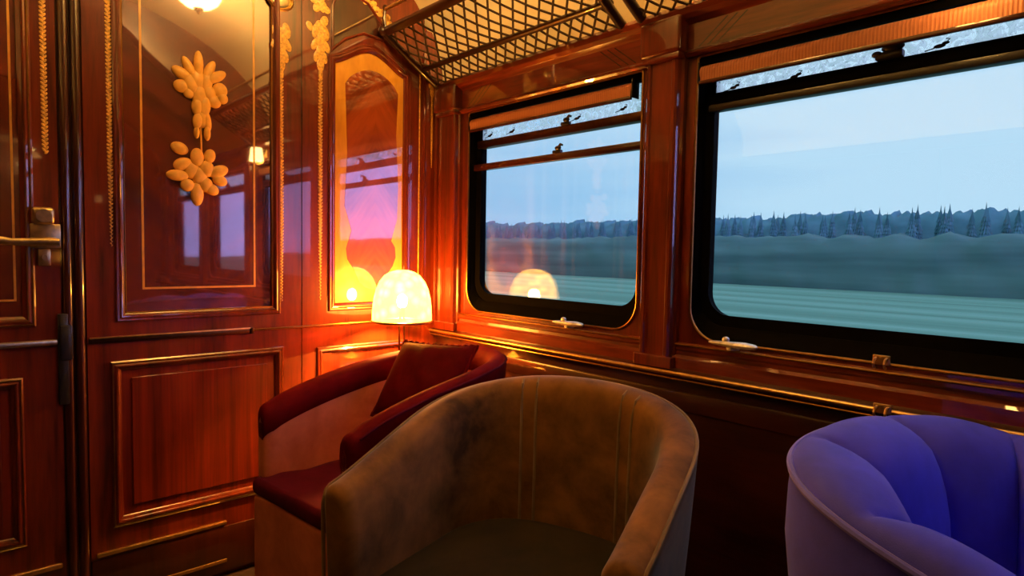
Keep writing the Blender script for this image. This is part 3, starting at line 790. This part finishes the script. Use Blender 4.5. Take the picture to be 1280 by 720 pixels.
bm = BM(); box(bm, -.026, .030, -.034, -.006, .060, .112, .010, 3); lathe(bm, [(.0, -.035), (.020, -.035), (.022, -.03), (.022, -.012)], (.003, 0, .086), 20, 'Y'); hpart('thumb_turn', bm)
bm = BM()
sec = lambda x, h, t, dz: [(x, -.032 + t * math.cos(a), dz + h * math.sin(a)) for a in [2 * PI * k / 12 for k in range(12)]]
loft(bm, [sec(.040, .010, .007, .008), sec(.01, .012, .008, .008), sec(-.04, .012, .007, .006), sec(-.075, .010, .007, .006), sec(-.095, .013, .007, .008), sec(-.12, .013, .008, .010), sec(-.135, .010, .007, .009), sec(-.142, .004, .003, .008)], True, False, True)
tube(bm, [(.025, -.004, .008), (.025, -.034, .008)], .009, 12)
hpart('lever', bm)
bm = BM(); box(bm, -.012, .020, -.014, 0, -.066, -.014, .004); lathe(bm, [(0, -.018), (.008, -.018), (.009, -.012)], (.004, 0, -.04), 14, 'Y'); hpart('key_plate', bm)
bm = BM(); box(bm, .258, .285, L - .014, L + .002, .72, 1.005, .004); box(bm, .262, .296, L - .022, L - .010, .86, .97, .006); dpart('bolt_plate', bm, 'black_iron')
# dark door jamb with two rounded posts
bm = BM()
box(bm, .270, .334, L + .006, L + .016, .0, 2.3)
for xx in (.287, .318): tube(bm, [(xx, L + .004, .0), (xx, L + .004, 2.3)], .0135, 12)
epart('door_jamb', bm, 'dark_wood')
bm = BM(); box(bm, XL, -.53, L, L + .016, 0, 2.2); epart('side_panel', bm, 'mahogany', smooth=False)

# ------------------------------------------------------------------ lamps
lt = thing('corner_table', 'small dark wood table in the corner behind the crimson armchair, under the lamp', 'table', (1.375, 2.225, 0))
bm = BM(); box(bm, -.14, .14, -.115, .125, .700, .725, .006); link('table_top', bm, 'dark_wood', lt)
bm = BM(); box(bm, -.115, .115, -.095, .105, .64, .70, .003); link('apron', bm, 'dark_wood', lt)
for sx in (-1, 1):
    for sy in (-1, 1):
        bm = BM(); c = (sx * .105, .005 + sy * .095)
        loft(bm, [[(c[0] + a * r_, c[1] + b * r_, z) for a, b in ((-1, -1), (1, -1), (1, 1), (-1, 1))] for r_, z in ((.009, 0), (.014, .66))], True, False, True); link('leg', bm, 'dark_wood', lt, smooth=False)
lamp = thing('table_lamp', 'lit table lamp with a domed glass shade in the corner behind the crimson armchair', 'lamp', (1.380, 2.178, .7255))
bm = BM(); lathe(bm, [(0, 0), (.055, 0), (.056, .006), (.050, .012), (.026, .020), (.014, .030), (.011, .045), (0, .045)], n=28); link('base', bm, 'brass', lamp)
for s in (-.012, .012):
    bm = BM(); tube(bm, [(s * .3, 0, .04), (s, 0, .08), (s, 0, .18), (s * .6, 0, .235)], .0042, 8); link('stem', bm, 'bronze', lamp)
bm = BM()
prof = [(.116, .206), (.121, .203), (.124, .206), (.124, .213), (.119, .214)]
lathe(bm, prof + prof[:1], n=40, open_=True); rim_bm = bm
bm = BM()
pr = [(.120, .212), (.1205, .225), (.119, .26), (.115, .30), (.106, .338), (.092, .370), (.072, .395), (.048, .410), (.022, .417), (.004, .418)]
inn = [(.003, .4145), (.021, .4135), (.046, .4065), (.070, .392), (.089, .367), (.103, .336), (.112, .30), (.116, .26), (.1175, .225), (.117, .212)]
lathe(bm, pr + inn, n=40, open_=True)
shd = link('shade', bm, 'lamp_glass', lamp); link('shade_rim', rim_bm, 'brass', shd)
bm = BM(); ellipsoid(bm, (0, 0, .29), .022, .022, .030); link('bulb', bm, 'bulb', lamp)
bm = BM(); tube(bm, [(0, 0, .235), (0, 0, .265)], .011, 10); link('socket', bm, 'brass', lamp)
def ceiling_lamp(x, y, label, e):
    zc = zceil(x)
    r = thing('ceiling_lamp', label, 'lamp', (x, y, zc), 0, 'ceiling lamps')
    bm = BM(); lathe(bm, [(0, .03), (.05, .03), (.055, -.006), (.035, -.016), (.012, -.02), (.009, -.13), (0, -.13)], n=28); link('canopy', bm, 'brass', r)
    dz = -.10
    bm = BM(); lathe(bm, [(.112, dz - .022), (.108, dz - .045), (.092, dz - .072), (.064, dz - .094), (.030, dz - .106), (.002, dz - .108), (.002, dz - .102), (.029, dz - .100), (.061, dz - .089), (.088, dz - .069), (.104, dz - .044), (.108, dz - .022)], n=32, open_=True); link('bowl', bm, 'ceiling_glass', r)
    for k in range(3):
        an = 2 * PI * k / 3 + .4; c_ = (.036 * math.cos(an), .036 * math.sin(an), dz + .028)
        bm = BM(); ellipsoid(bm, c_, .022, .022, .026, None, 16, 12); link('bulb', bm, 'ceiling_bulb', r)
        bm = BM(); tube(bm, [(.006 * math.cos(an), .006 * math.sin(an), dz - .02), (c_[0] * .8, c_[1] * .8, dz - .015), (c_[0], c_[1], dz + .004)], .008, 8); link('bulb_arm', bm, 'brass', r)
    bm = BM(); tube(bm, [(.112 * math.cos(2 * PI * k / 40), .112 * math.sin(2 * PI * k / 40), dz - .021) for k in range(40)], .005, 8, True); link('rim', bm, 'brass', r)
    bm = BM(); lathe(bm, [(.0, dz - .10), (.026, dz - .102), (.022, dz - .112), (.010, dz - .120), (.008, dz - .130), (.0, dz - .136)], n=18); link('finial', bm, 'old_brass', r)
ceiling_lamp(1.00, 1.26, 'lit glass bowl ceiling lamp over the brown armchair, seen reflected in the panel', 20)

# ------------------------------------------------------------------ TUB CHAIRS
def superarc(a, b, e, n=60):
    pts = []
    for k in range(n + 1):
        t = PI * k / n; c, s = math.cos(t), math.sin(t)
        pts.append(Vector((a * math.copysign(abs(c) ** e, c), b * abs(s) ** e)))
    return pts

def u_path(a, la, b, n=64, e=2 / 2.4):
    p = [Vector((a, -la + la * k / 14)) for k in range(15)] + superarc(a, b, e)[1:-1] + [Vector((-a, -la * k / 14)) for k in range(15)]
    d = [0]
    for i in range(1, len(p)): d.append(d[-1] + (p[i] - p[i - 1]).length)
    out = []
    j = 0
    for k in range(n + 1):
        t = d[-1] * k / n
        while j < len(p) - 2 and d[j + 1] < t: j += 1
        f_ = (t - d[j]) / max(1e-9, d[j + 1] - d[j]); out.append(p[j].lerp(p[j + 1], f_))
    return out

root_shell = {}
def tub(root, a, la, b, zb, zf, pw, prof, mat, base=.13, endr=.03, name='shell', n=64, bulge=None):
    path = u_path(a, la, b, n); n = len(path) - 1
    nor = []
    for i in range(n + 1):
        t = path[min(i + 1, n)] - path[max(i - 1, 0)]; t.normalize(); nor.append(Vector((t.y, -t.x)))   # outward for a counter-clockwise walk
    def rim(i):
        s = 1 - abs(2 * i / n - 1)
        return zf + (zb - zf) * (1 - (1 - s) ** 2) ** pw if s > 0 else zf
    def pt(i, d, k, h):
        q = path[i] - nor[i] * d
        return Vector((q.x, q.y, base + k * (rim(i) + h - base)))
    ang = None
    if bulge:
        ang, prof4 = [p[3] for p in prof], prof
        prof = [p[:3] for p in prof]
    def ring(i):
        if not bulge: return [pt(i, *p) for p in prof]
        out_ = []
        for (d, k, h), an in zip(prof, ang):
            if an is None: out_.append(pt(i, d, k, h)); continue
            bq = bulge(i) * min(1, max(0, d) / .075) ** 1.2; out_.append(pt(i, d + bq * math.cos(an), k, h + bq * math.sin(an)))
        return out_
    rings = [ring(i) for i in range(n + 1)]
    dm = sum(p[0] for p in prof if p[1] > .9) / max(1, len([1 for p in prof if p[1] > .9]))
    ends = []
    for i in (0, n):
        fw = Vector((0, -1)); rr = []
        for q in range(1, 6):
            ph = PI / 2 * q / 5
            R_ = []
            for (d, k, h) in prof:
                dd = dm + (d - dm) * (1 - .55 * (1 - math.cos(ph))); P_ = pt(i, dd, k, h - endr * .9 * (1 - math.cos(ph)) * (1 if k > .5 else 0))
                R_.append(Vector((P_.x, P_.y - endr * math.sin(ph), P_.z)))
            rr.append(R_)
        ends.append(rr)
    allr = ends[0][::-1] + rings + ends[1]
    bm = BM(); loft(bm, allr, True, False, True)
    root_shell[name] = link(name, bm, mat, root, angle=70)
    return path, nor, rim, pt, n

def seat_poly(path, nor, d, front, n):
    q = [path[i] - nor[i] * d for i in range(n + 1)]
    q = [p for p in q if p.y >= front]
    q = [Vector((q[0].x, front))] + q + [Vector((q[-1].x, front))]
    return q

def cushion_solid(bm, poly, z0, z1, r, dome=.0):
    """rounded slab over a plan polygon"""
    c = sum(poly, Vector((0, 0))) / len(poly)
    P = []
    m = 5
    lv = [(r * (1 - math.sin(PI / 2 * k / m)), z0 + r * (1 - math.cos(PI / 2 * k / m))) for k in range(m + 1)]
    lv += [(r * (1 - math.cos(PI / 2 * k / m)), z1 - r * (1 - math.sin(PI / 2 * k / m))) for k in range(m + 1)]
    rings = []
    for ins, z in lv:
        rings.append([Vector((*(p + (c - p).normalized() * ins), z)) for p in poly])
    for s in (.85, .6, .3, .02):
        rings.append([Vector((*(c + (p + (c - p).normalized() * r - c) * s), z1 + dome * (1 - s * s))) for p in poly])
    loft(bm, rings, True, False, True)

def legs(root, a, la, b, h=.13, mat='dark_wood'):
    for sx, y in ((1, -la + .05), (-1, -la + .05), (.72, b * .62), (-.72, b * .62)):
        bm = BM(); x = sx * (a - .065)
        lathe(bm, [(0, 0), (.014, 0), (.022, h + .01), (0, h + .01)], (x, y, 0), 14); link('leg', bm, mat, root)

# --- brown tub chair, foreground
def at_fit(name, label, p):
    return thing(name, label, 'armchair', (p[0], p[1], 0), p[2])
bp = (1.066, 1.093, math.radians(-71.9))
ch = at_fit('tub_chair', 'brown velvet tub armchair with piped edges in the middle foreground', bp)
a, la, b, zb, zf, pw = .392, .284, .363, .853, .662, 1.234
T = .088
prof = [(.050, 0, 0), (.030, .3, 0), (.012, .65, 0), (.003, .9, -.03), (-.001, 1, -.030), (.0, 1, -.012), (.006, 1, -.003), (.020, 1, .004), (.040, 1, .007), (.060, 1, .004), (.076, 1, -.006), (.086, 1, -.024), (.090, 1, -.05), (.094, .88, 0), (.098, .65, 0), (.100, .42, 0), (.100, .1, 0), (.090, 0, 0)]
path, nor, rim, pt, n = tub(ch, a, la, b, zb, zf, pw, prof, 'brown_velvet')
bm = BM()
pts = [pt(i, .0015, 1, -.005) for i in range(n + 1)]
p0 = pts[0]; p1 = pts[-1]
pre = [Vector((p0.x - .012, p0.y - .026, .16)), Vector((p0.x - .004, p0.y - .026, p0.z - .10)), Vector((p0.x - .002, p0.y - .024, p0.z - .035)), Vector((p0.x, p0.y - .013, p0.z - .008))]
post = [Vector((p1.x, p1.y - .013, p1.z - .008)), Vector((p1.x + .002, p1.y - .024, p1.z - .035)), Vector((p1.x + .004, p1.y - .026, p1.z - .10)), Vector((p1.x + .012, p1.y - .026, .16))]
tube(bm, pre + pts + post, .0048, 8); link('edge_piping', bm, 'brown_piping', root_shell['shell'])
for i in (24, 26, 37, 39):
    bm = BM(); tube(bm, [pt(i, .060, 1, .002), pt(i, .078, 1, -.008), pt(i, .0895, 1, -.05), pt(i, .0945, .88, 0), pt(i, .0985, .65, 0), pt(i, .1005, .42, 0)], .0042, 8); link('back_seam', bm, 'brown_piping', root_shell['shell'])
front = -la - .015
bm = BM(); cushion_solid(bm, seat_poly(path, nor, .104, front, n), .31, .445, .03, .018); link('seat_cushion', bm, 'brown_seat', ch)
bm = BM(); cushion_solid(bm, seat_poly(path, nor, .085, front + .02, n), .13, .312, .01); link('seat_base', bm, 'brown_velvet', ch)
legs(ch, a, la, b)

# --- crimson and rose armchair in the corner
rp = (1.107, 1.791, math.radians(-84))
ch = at_fit('club_chair', 'crimson and rose velvet armchair in the corner beside the end wall', rp)
a, la, b, zb, zf, pw = .265, .318, .438, .855, .722, .80
prof = [(.030, 0, 0), (.018, .3, 0), (.008, .65, 0), (.004, 1, -.07), (.006, 1, -.03), (.030, 1, -.012), (.050, 1, -.03), (.058, 1, -.07), (.060, .7, 0), (.060, .3, 0), (.055, 0, 0)]
path, nor, rim, pt, n = tub(ch, a, la, b, zb, zf, pw, prof, 'rose_velvet')
prof2 = [(.001, 1, -.075), (-.002, 1, -.045), (-.002, 1, -.018), (.006, 1, -.004), (.020, 1, .004), (.036, 1, .004), (.052, 1, -.004), (.064, 1, -.020), (.068, 1, -.045), (.064, 1, -.072), (.058, 1, -.085)]
tub(ch, a, la, b, zb, zf, pw, prof2, 'crimson_velvet', base=.13, name='arm_roll')
bm = BM(); tube(bm, [pt(i, -.001, 1, -.012) for i in range(n + 1)], .004, 8); link('edge_piping', bm, 'maroon_velvet', root_shell['arm_roll'])
def t_poly(d, fy, wa):
    q = [p for p in (path[i] - nor[i] * d for i in range(n + 1)) if p.y > -la + .004]
    r_ = max(p.x for p in q); l_ = min(p.x for p in q); ty = -la - .033
    return [Vector((wa, fy)), Vector((wa, ty)), Vector((r_, ty))] + q + [Vector((l_, ty)), Vector((-wa, ty)), Vector((-wa, fy))]
bm = BM(); poly = t_poly(.064, -la - .052, a - .022); cushion_solid(bm, poly, .432, .492, .024, .012)
for v in bm.verts:                                     # soft creases across the velvet
    if v.co.z > .47: v.co.z += .005 * math.sin(v.co.x * 38 + 9 * v.co.y) * math.sin(v.co.y * 21 + 1)
link('seat_cushion', bm, 'maroon_velvet', ch)
bm = BM(); cushion_solid(bm, t_poly(.055, -la - .048, a - .024), .13, .434, .012); link('seat_base', bm, 'rose_velvet', ch)
legs(ch, a, la, b)
# scatter cushion
def pillow(TL, TR, BL, label):
    TL, TR, BL = Vector(TL), Vector(TR), Vector(BL)
    ex = (TR - TL); ez = (TL - BL); c = (TR + BL) / 2
    nrm = ex.cross(ez).normalized()
    root = thing('scatter_cushion', label, 'cushion', c)
    m = 22; bm = BM(); top = {}; bot = {}
    for i in range(m + 1):
        for j in range(m + 1):
            u, v = 2 * i / m - 1, 2 * j / m - 1
            k = max(0, (1 - u ** 2) * (1 - v ** 2)) ** .42
            pin = 1 - .07 * (1 - u * u) * abs(v) ** 3; pin2 = 1 - .07 * (1 - v * v) * abs(u) ** 3
            P_ = ex * .5 * u * pin2 + ez * .5 * v * pin
            w = .010 * math.sin(9 * u + 4 * v) * (1 - abs(u)) * (1 - abs(v))
            top[i, j] = bm.verts.new(P_ + nrm * (.062 * k + w + .001)); bot[i, j] = bm.verts.new(P_ - nrm * (.062 * k + .001))
    for i in range(m):
        for j in range(m):
            bm.faces.new((top[i, j], top[i + 1, j], top[i + 1, j + 1], top[i, j + 1])); bm.faces.new((bot[i, j], bot[i, j + 1], bot[i + 1, j + 1], bot[i + 1, j]))
    bmesh.ops.holes_fill(bm, edges=[e for e in bm.edges if e.is_boundary])
    cov = link('cover', bm, 'cushion_velvet', root, angle=80)
    bm = BM(); pts = []
    for s in range(4):
        for k in range(40):
            t = -1 + 2 * k / 40
            u, v = ((t, 1), (1, -t), (-t, -1), (-1, t))[s]
            pin = 1 - .07 * (1 - u * u) * abs(v) ** 3; pin2 = 1 - .07 * (1 - v * v) * abs(u) ** 3
            wob = 1 + (.028 * math.sin(k * 1.9) if s == 0 else .004 * math.sin(k * 2.3))
            pts.append(ex * .5 * u * pin2 * (1 if s % 2 == 0 else wob) + ez * .5 * v * pin * (wob if s % 2 == 0 else 1))
    tube(bm, pts, .006, 8, True); link('ruffled_edge', bm, 'crimson_velvet', cov)
pillow((1.262, 1.972, .886), (1.372, 1.678, .893), (1.105, 1.935, .640), 'dark red velvet cushion with a ruffled edge leaning in the crimson armchair')

# --- purple channelled armchair, right foreground
pp = (1.222, .099, math.radians(-6.2))
ch = at_fit('barrel_chair', 'purple velvet barrel armchair with rolled channels at the right edge', pp)
a, la, b, zb, zf, pw = .376, .253, .365, .900, .665, .48
R_ = math.radians
prof = [(.075, 0, 0, None), (.045, .3, 0, None), (.012, .62, 0, None), (-.006, .84, 0, None), (-.004, 1, -.050, None), (.0, 1, -.010, None), (.004, 1, .002, R_(120)), (.018, 1, .011, R_(105)), (.040, 1, .016, R_(95)), (.064, 1, .015, R_(84)),
        (.088, 1, .009, R_(70)), (.112, 1, -.003, R_(56)), (.134, 1, -.020, R_(42)), (.152, 1, -.052, R_(30)), (.166, 1, -.092, R_(20)), (.176, 1, -.14, R_(10)), (.182, 1, -.20, R_(4)), (.184, 1, -.27, R_(0)), (.182, 1, -.36, R_(0)), (.16, .2, 0, None), (.15, 0, 0, None)]
SEAMS = [0, 16, 41, 66, 92, 121, 145, 160]
def bulge(i):
    for u, v in zip(SEAMS, SEAMS[1:]):
        if u <= i <= v:
            return .034 * (max(0, math.sin(PI * (i - u) / (v - u))) ** .45 - .8)
path, nor, rim, pt, n = tub(ch, a, la, b, zb, zf, pw, prof, 'purple_velvet', n=160, bulge=bulge)
bm = BM(); tube(bm, [pt(i, -.002, 1, -.008) for i in range(n + 1)], .0060, 8); link('edge_piping', bm, 'purple_piping', root_shell['shell'])
front = -la - .01
bm = BM(); cushion_solid(bm, seat_poly(path, nor, .180, front, n), .30, .45, .035, .02); link('seat_cushion', bm, 'purple_velvet', ch)
bm = BM(); cushion_solid(bm, seat_poly(path, nor, .13, front + .01, n), .13, .305, .01); link('seat_base', bm, 'purple_velvet', ch)
legs(ch, a - .02, la, b)

# ------------------------------------------------------------------ OUTSIDE
def ground_mat():
    m, nt, out = new_mat('field_rows')
    p = principled(nt, out, Roughness=.9); p.inputs['Specular IOR Level'].default_value = .1
    g = N(nt, 'ShaderNodeNewGeometry'); mp = N(nt, 'ShaderNodeMapping'); mp.inputs['Scale'].default_value = (.30, .006, 1)
    nt.links.new(g.outputs['Position'], mp.inputs[0])
    n = N(nt, 'ShaderNodeTexNoise'); n.inputs['Scale'].default_value = 1; n.inputs['Detail'].default_value = 4
    nt.links.new(mp.outputs[0], n.inputs[0])
    r = ramp(nt, n.outputs[0], [(.3, (.075, .19, .115, 1)), (.5, (.125, .29, .18, 1)), (.68, (.18, .37, .25, 1))])
    nt.links.new(r.outputs[0], p.inputs['Base Color'])
    return m
M['field'] = ground_mat()
def leafy(name, d, l, sc):
    m, nt, out = new_mat(name)
    p = principled(nt, out, Roughness=.9); p.inputs['Specular IOR Level'].default_value = .05
    g = N(nt, 'ShaderNodeNewGeometry'); mp = N(nt, 'ShaderNodeMapping'); mp.inputs['Scale'].default_value = sc
    nt.links.new(g.outputs['Position'], mp.inputs[0])
    n = N(nt, 'ShaderNodeTexNoise'); n.inputs['Scale'].default_value = 1; n.inputs['Detail'].default_value = 5
    nt.links.new(mp.outputs[0], n.inputs[0]); r = ramp(nt, n.outputs[0], [(.35, d), (.68, l)]); nt.links.new(r.outputs[0], p.inputs['Base Color'])
    return m
M['conifer'] = leafy('conifer', (.055, .165, .175, 1), (.095, .24, .25, 1), (.3, .3, .5))
M['thicket'] = leafy('thicket', (.055, .13, .115, 1), (.11, .225, .19, 1), (.1, .03, .5))
GZ = -2.5
bm = BM()
gx = [-160, -12, -3, 3, 12, 82, 110, 260]; gz = [GZ, GZ, -1.2, -1.2, GZ, GZ, GZ + 2.0, GZ + 6]
loft(bm, [[(x, y, z) for x, z in zip(gx, gz)] for y in (-260, -60, 0, 60, 160, 420)], False)
fld = link('field', bm, 'field', smooth=False, kind='structure')
# thicket along the far edge of the field: an uncountable bank of bushes
def thicket(x, y0, y1, h, dep, seed, name, mat='thicket', amp=.22, step=1.1, tips=0):
    rnd = random.Random(seed); bm = BM(); ny = int((y1 - y0) / step); prof = []
    rows = []
    hs_ = [0]
    from mathutils import noise
    for i in range(ny + 1):
        y = y0 + (y1 - y0) * i / ny; row = []; tip = tips * (rnd.uniform(.35, 1.0) if i % 2 else rnd.uniform(-.25, .1))
        for k in range(15):
            t = k / 14
            hh = h * (1 + amp * noise.noise((y * .07, seed, 0)) + .10 * noise.noise((y * .4, seed, 3)))
            bx = .5 * noise.noise((y * .5, t * 4, seed + 9)); bz = .35 * noise.noise((y * .6, t * 5, seed + 4))
            xx = x + dep * (t ** 1.6) + bx - 1.2 * math.sin(PI * t); zz = GZ - .1 + hh * math.sin(PI / 2 * min(1, t * 1.25)) + bz * (t > 0) + tip * t ** 2
            row.append((xx, y, zz))
        row.append((x + dep + 4, y, GZ - .1)); rows.append(row)
    loft(bm, rows, False)
    return link(name, bm, mat, angle=80)
tag(thicket(80, -170, 230, 6.6, 3.5, 3, 'thicket', amp=.06), 'dense dark green thicket along the far edge of the field outside', 'bushes', kind='stuff')

tag(thicket(98.5, -60, 190, 10.2, 5, 8, 'forest', 'conifer', .05, .62, .95), 'dark forest mass behind the skyline conifers outside', 'forest', kind='stuff')

def conifer_mesh(seed, h=12.0):
    rnd = random.Random(seed); bm = BM()
    tiers = 18; n = 11
    for t in range(tiers):
        f_ = t / (tiers - 1); z = h * (.08 + .84 * f_); r = 2.5 * (1 - f_) ** .55 + .30; hh = h * .13
        ring = []
        apex = bm.verts.new((0, 0, z + hh)); cen = bm.verts.new((0, 0, z + hh * .25))
        for k in range(n * 2):
            a_ = PI * k / n + t * .7; rr = r * (rnd.uniform(.8, 1.15) if k % 2 == 0 else rnd.uniform(.55, .72))
            ring.append(bm.verts.new((rr * math.cos(a_), rr * math.sin(a_), z - (.04 * h * r / 2.3 if k % 2 == 0 else 0))))
        for k in range(2 * n):
            bm.faces.new((ring[k], ring[(k + 1) % (2 * n)], apex)); bm.faces.new((ring[(k + 1) % (2 * n)], ring[k], cen))
    tube(bm, [(0, 0, -.2), (0, 0, h * .5), (0, 0, h * 1.03)], [.22, .14, .03], 6)
    me = bpy.data.meshes.new('conifer'); bm.to_mesh(me); bm.free(); me.materials.append(M['conifer']); return me
meshes = [conifer_mesh(s) for s in (11, 12, 13, 14)]
rnd = random.Random(21); cnt = 0
CL = 'dark blue-green conifer in the forest edge on the skyline beyond the field outside'
for row, (x, y0, y1, st) in enumerate(((89.6, 7, 118, 3.0), (92.4, 8, 120, 3.0), (95.2, 9, 124, 3.0))):
    y = y0
    while y < y1:
        o = bpy.data.objects.new('conifer', meshes[rnd.randrange(4)]); C.objects.link(o)
        s = rnd.uniform(.91, 1.0) * (1 - .0012 * max(0, y - 60)); gx_ = x + rnd.uniform(-.1, .1)
        zg = GZ + 2.0 * (gx_ - 82) / 28
        o.location = (gx_, y, zg); o.scale = (s * .44, s * .44, s * .81); o.rotation_euler = (0, 0, rnd.uniform(0, 6.28))
        tag(o, CL, 'tree', 'conifers on the skyline'); cnt += 1
        y += st * rnd.uniform(.95, 1.35)

# ------------------------------------------------------------------ sky
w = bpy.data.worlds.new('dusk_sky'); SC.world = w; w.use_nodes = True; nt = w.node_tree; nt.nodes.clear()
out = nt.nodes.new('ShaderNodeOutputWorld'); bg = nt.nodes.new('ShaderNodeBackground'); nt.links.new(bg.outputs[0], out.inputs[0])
tc = N(nt, 'ShaderNodeTexCoord'); sp = N(nt, 'ShaderNodeSeparateXYZ'); nt.links.new(tc.outputs['Generated'], sp.inputs[0])
mp = N(nt, 'ShaderNodeMapping'); mp.inputs['Scale'].default_value = (1.2, 1.2, 16); nt.links.new(tc.outputs['Generated'], mp.inputs[0])
n1 = N(nt, 'ShaderNodeTexNoise'); n1.inputs['Scale'].default_value = 1.6; n1.inputs['Detail'].default_value = 5; nt.links.new(mp.outputs[0], n1.inputs[0])
# brightness falls towards +y (dusk side), rises with height
ax = N(nt, 'ShaderNodeMath', operation='MULTIPLY_ADD'); nt.links.new(sp.outputs[1], ax.inputs[0]); ax.inputs[1].default_value = -.62; ax.inputs[2].default_value = .84
az = N(nt, 'ShaderNodeMath', operation='MULTIPLY_ADD'); nt.links.new(sp.outputs[2], az.inputs[0]); az.inputs[1].default_value = .35; nt.links.new(ax.outputs[0], az.inputs[2])
an = N(nt, 'ShaderNodeMath', operation='MULTIPLY_ADD'); nt.links.new(n1.outputs[0], an.inputs[0]); an.inputs[1].default_value = .42; nt.links.new(az.outputs[0], an.inputs[2])
r = ramp(nt, an.outputs[0], [(.28, (.22, .52, .88, 1)), (.58, (.40, .71, 1.02, 1)), (.84, (.63, .90, 1.10, 1))])
# the sunset side (towards -y, behind the viewer's shoulder) is brighter and more violet
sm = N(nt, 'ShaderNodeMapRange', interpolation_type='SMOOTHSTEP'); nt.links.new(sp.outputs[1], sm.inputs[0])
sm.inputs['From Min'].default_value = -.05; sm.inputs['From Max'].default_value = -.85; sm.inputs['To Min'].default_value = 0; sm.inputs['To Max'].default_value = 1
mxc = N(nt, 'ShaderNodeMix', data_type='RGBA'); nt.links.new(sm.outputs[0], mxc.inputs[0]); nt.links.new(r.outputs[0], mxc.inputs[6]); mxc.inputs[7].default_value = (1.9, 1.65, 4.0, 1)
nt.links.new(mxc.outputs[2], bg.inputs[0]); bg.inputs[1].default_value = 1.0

# ------------------------------------------------------------------ camera
cam = bpy.data.cameras.new('camera'); co_ = bpy.data.objects.new('camera', cam); C.objects.link(co_)
cam.sensor_width = 36; fpx = 781.49; cam.lens = fpx / 1280 * 36; cam.clip_start = .05; cam.clip_end = 1000
d1 = Vector((-712, -57, fpx)).normalized(); d2 = Vector((860, -28, fpx)); d2 = (d2 - d1 * d2.dot(d1)).normalized()
up = d2.cross(d1)
# rows give world axes in image axes (x right, y down, z forward); camera axes: right, up, back
right = Vector((d2.x, d1.x, up.x)); down = Vector((d2.y, d1.y, up.y)); fwd = Vector((d2.z, d1.z, up.z))
mt = Matrix((right, -down, -fwd)).transposed().to_4x4(); mt.translation = Vector((0, 0, 1.22))
co_.matrix_world = mt
SC.camera = co_

SC.view_settings.view_transform = 'Standard'; SC.view_settings.look = 'None'; SC.view_settings.gamma = 1; SC.view_settings.use_curve_mapping = False
SC.view_settings.exposure = 0.0
cy = SC.cycles
cy.use_denoising = True
cy.max_bounces = 10; cy.transparent_max_bounces = 16; cy.glossy_bounces = 5; cy.diffuse_bounces = 4
cy.sample_clamp_indirect = 6
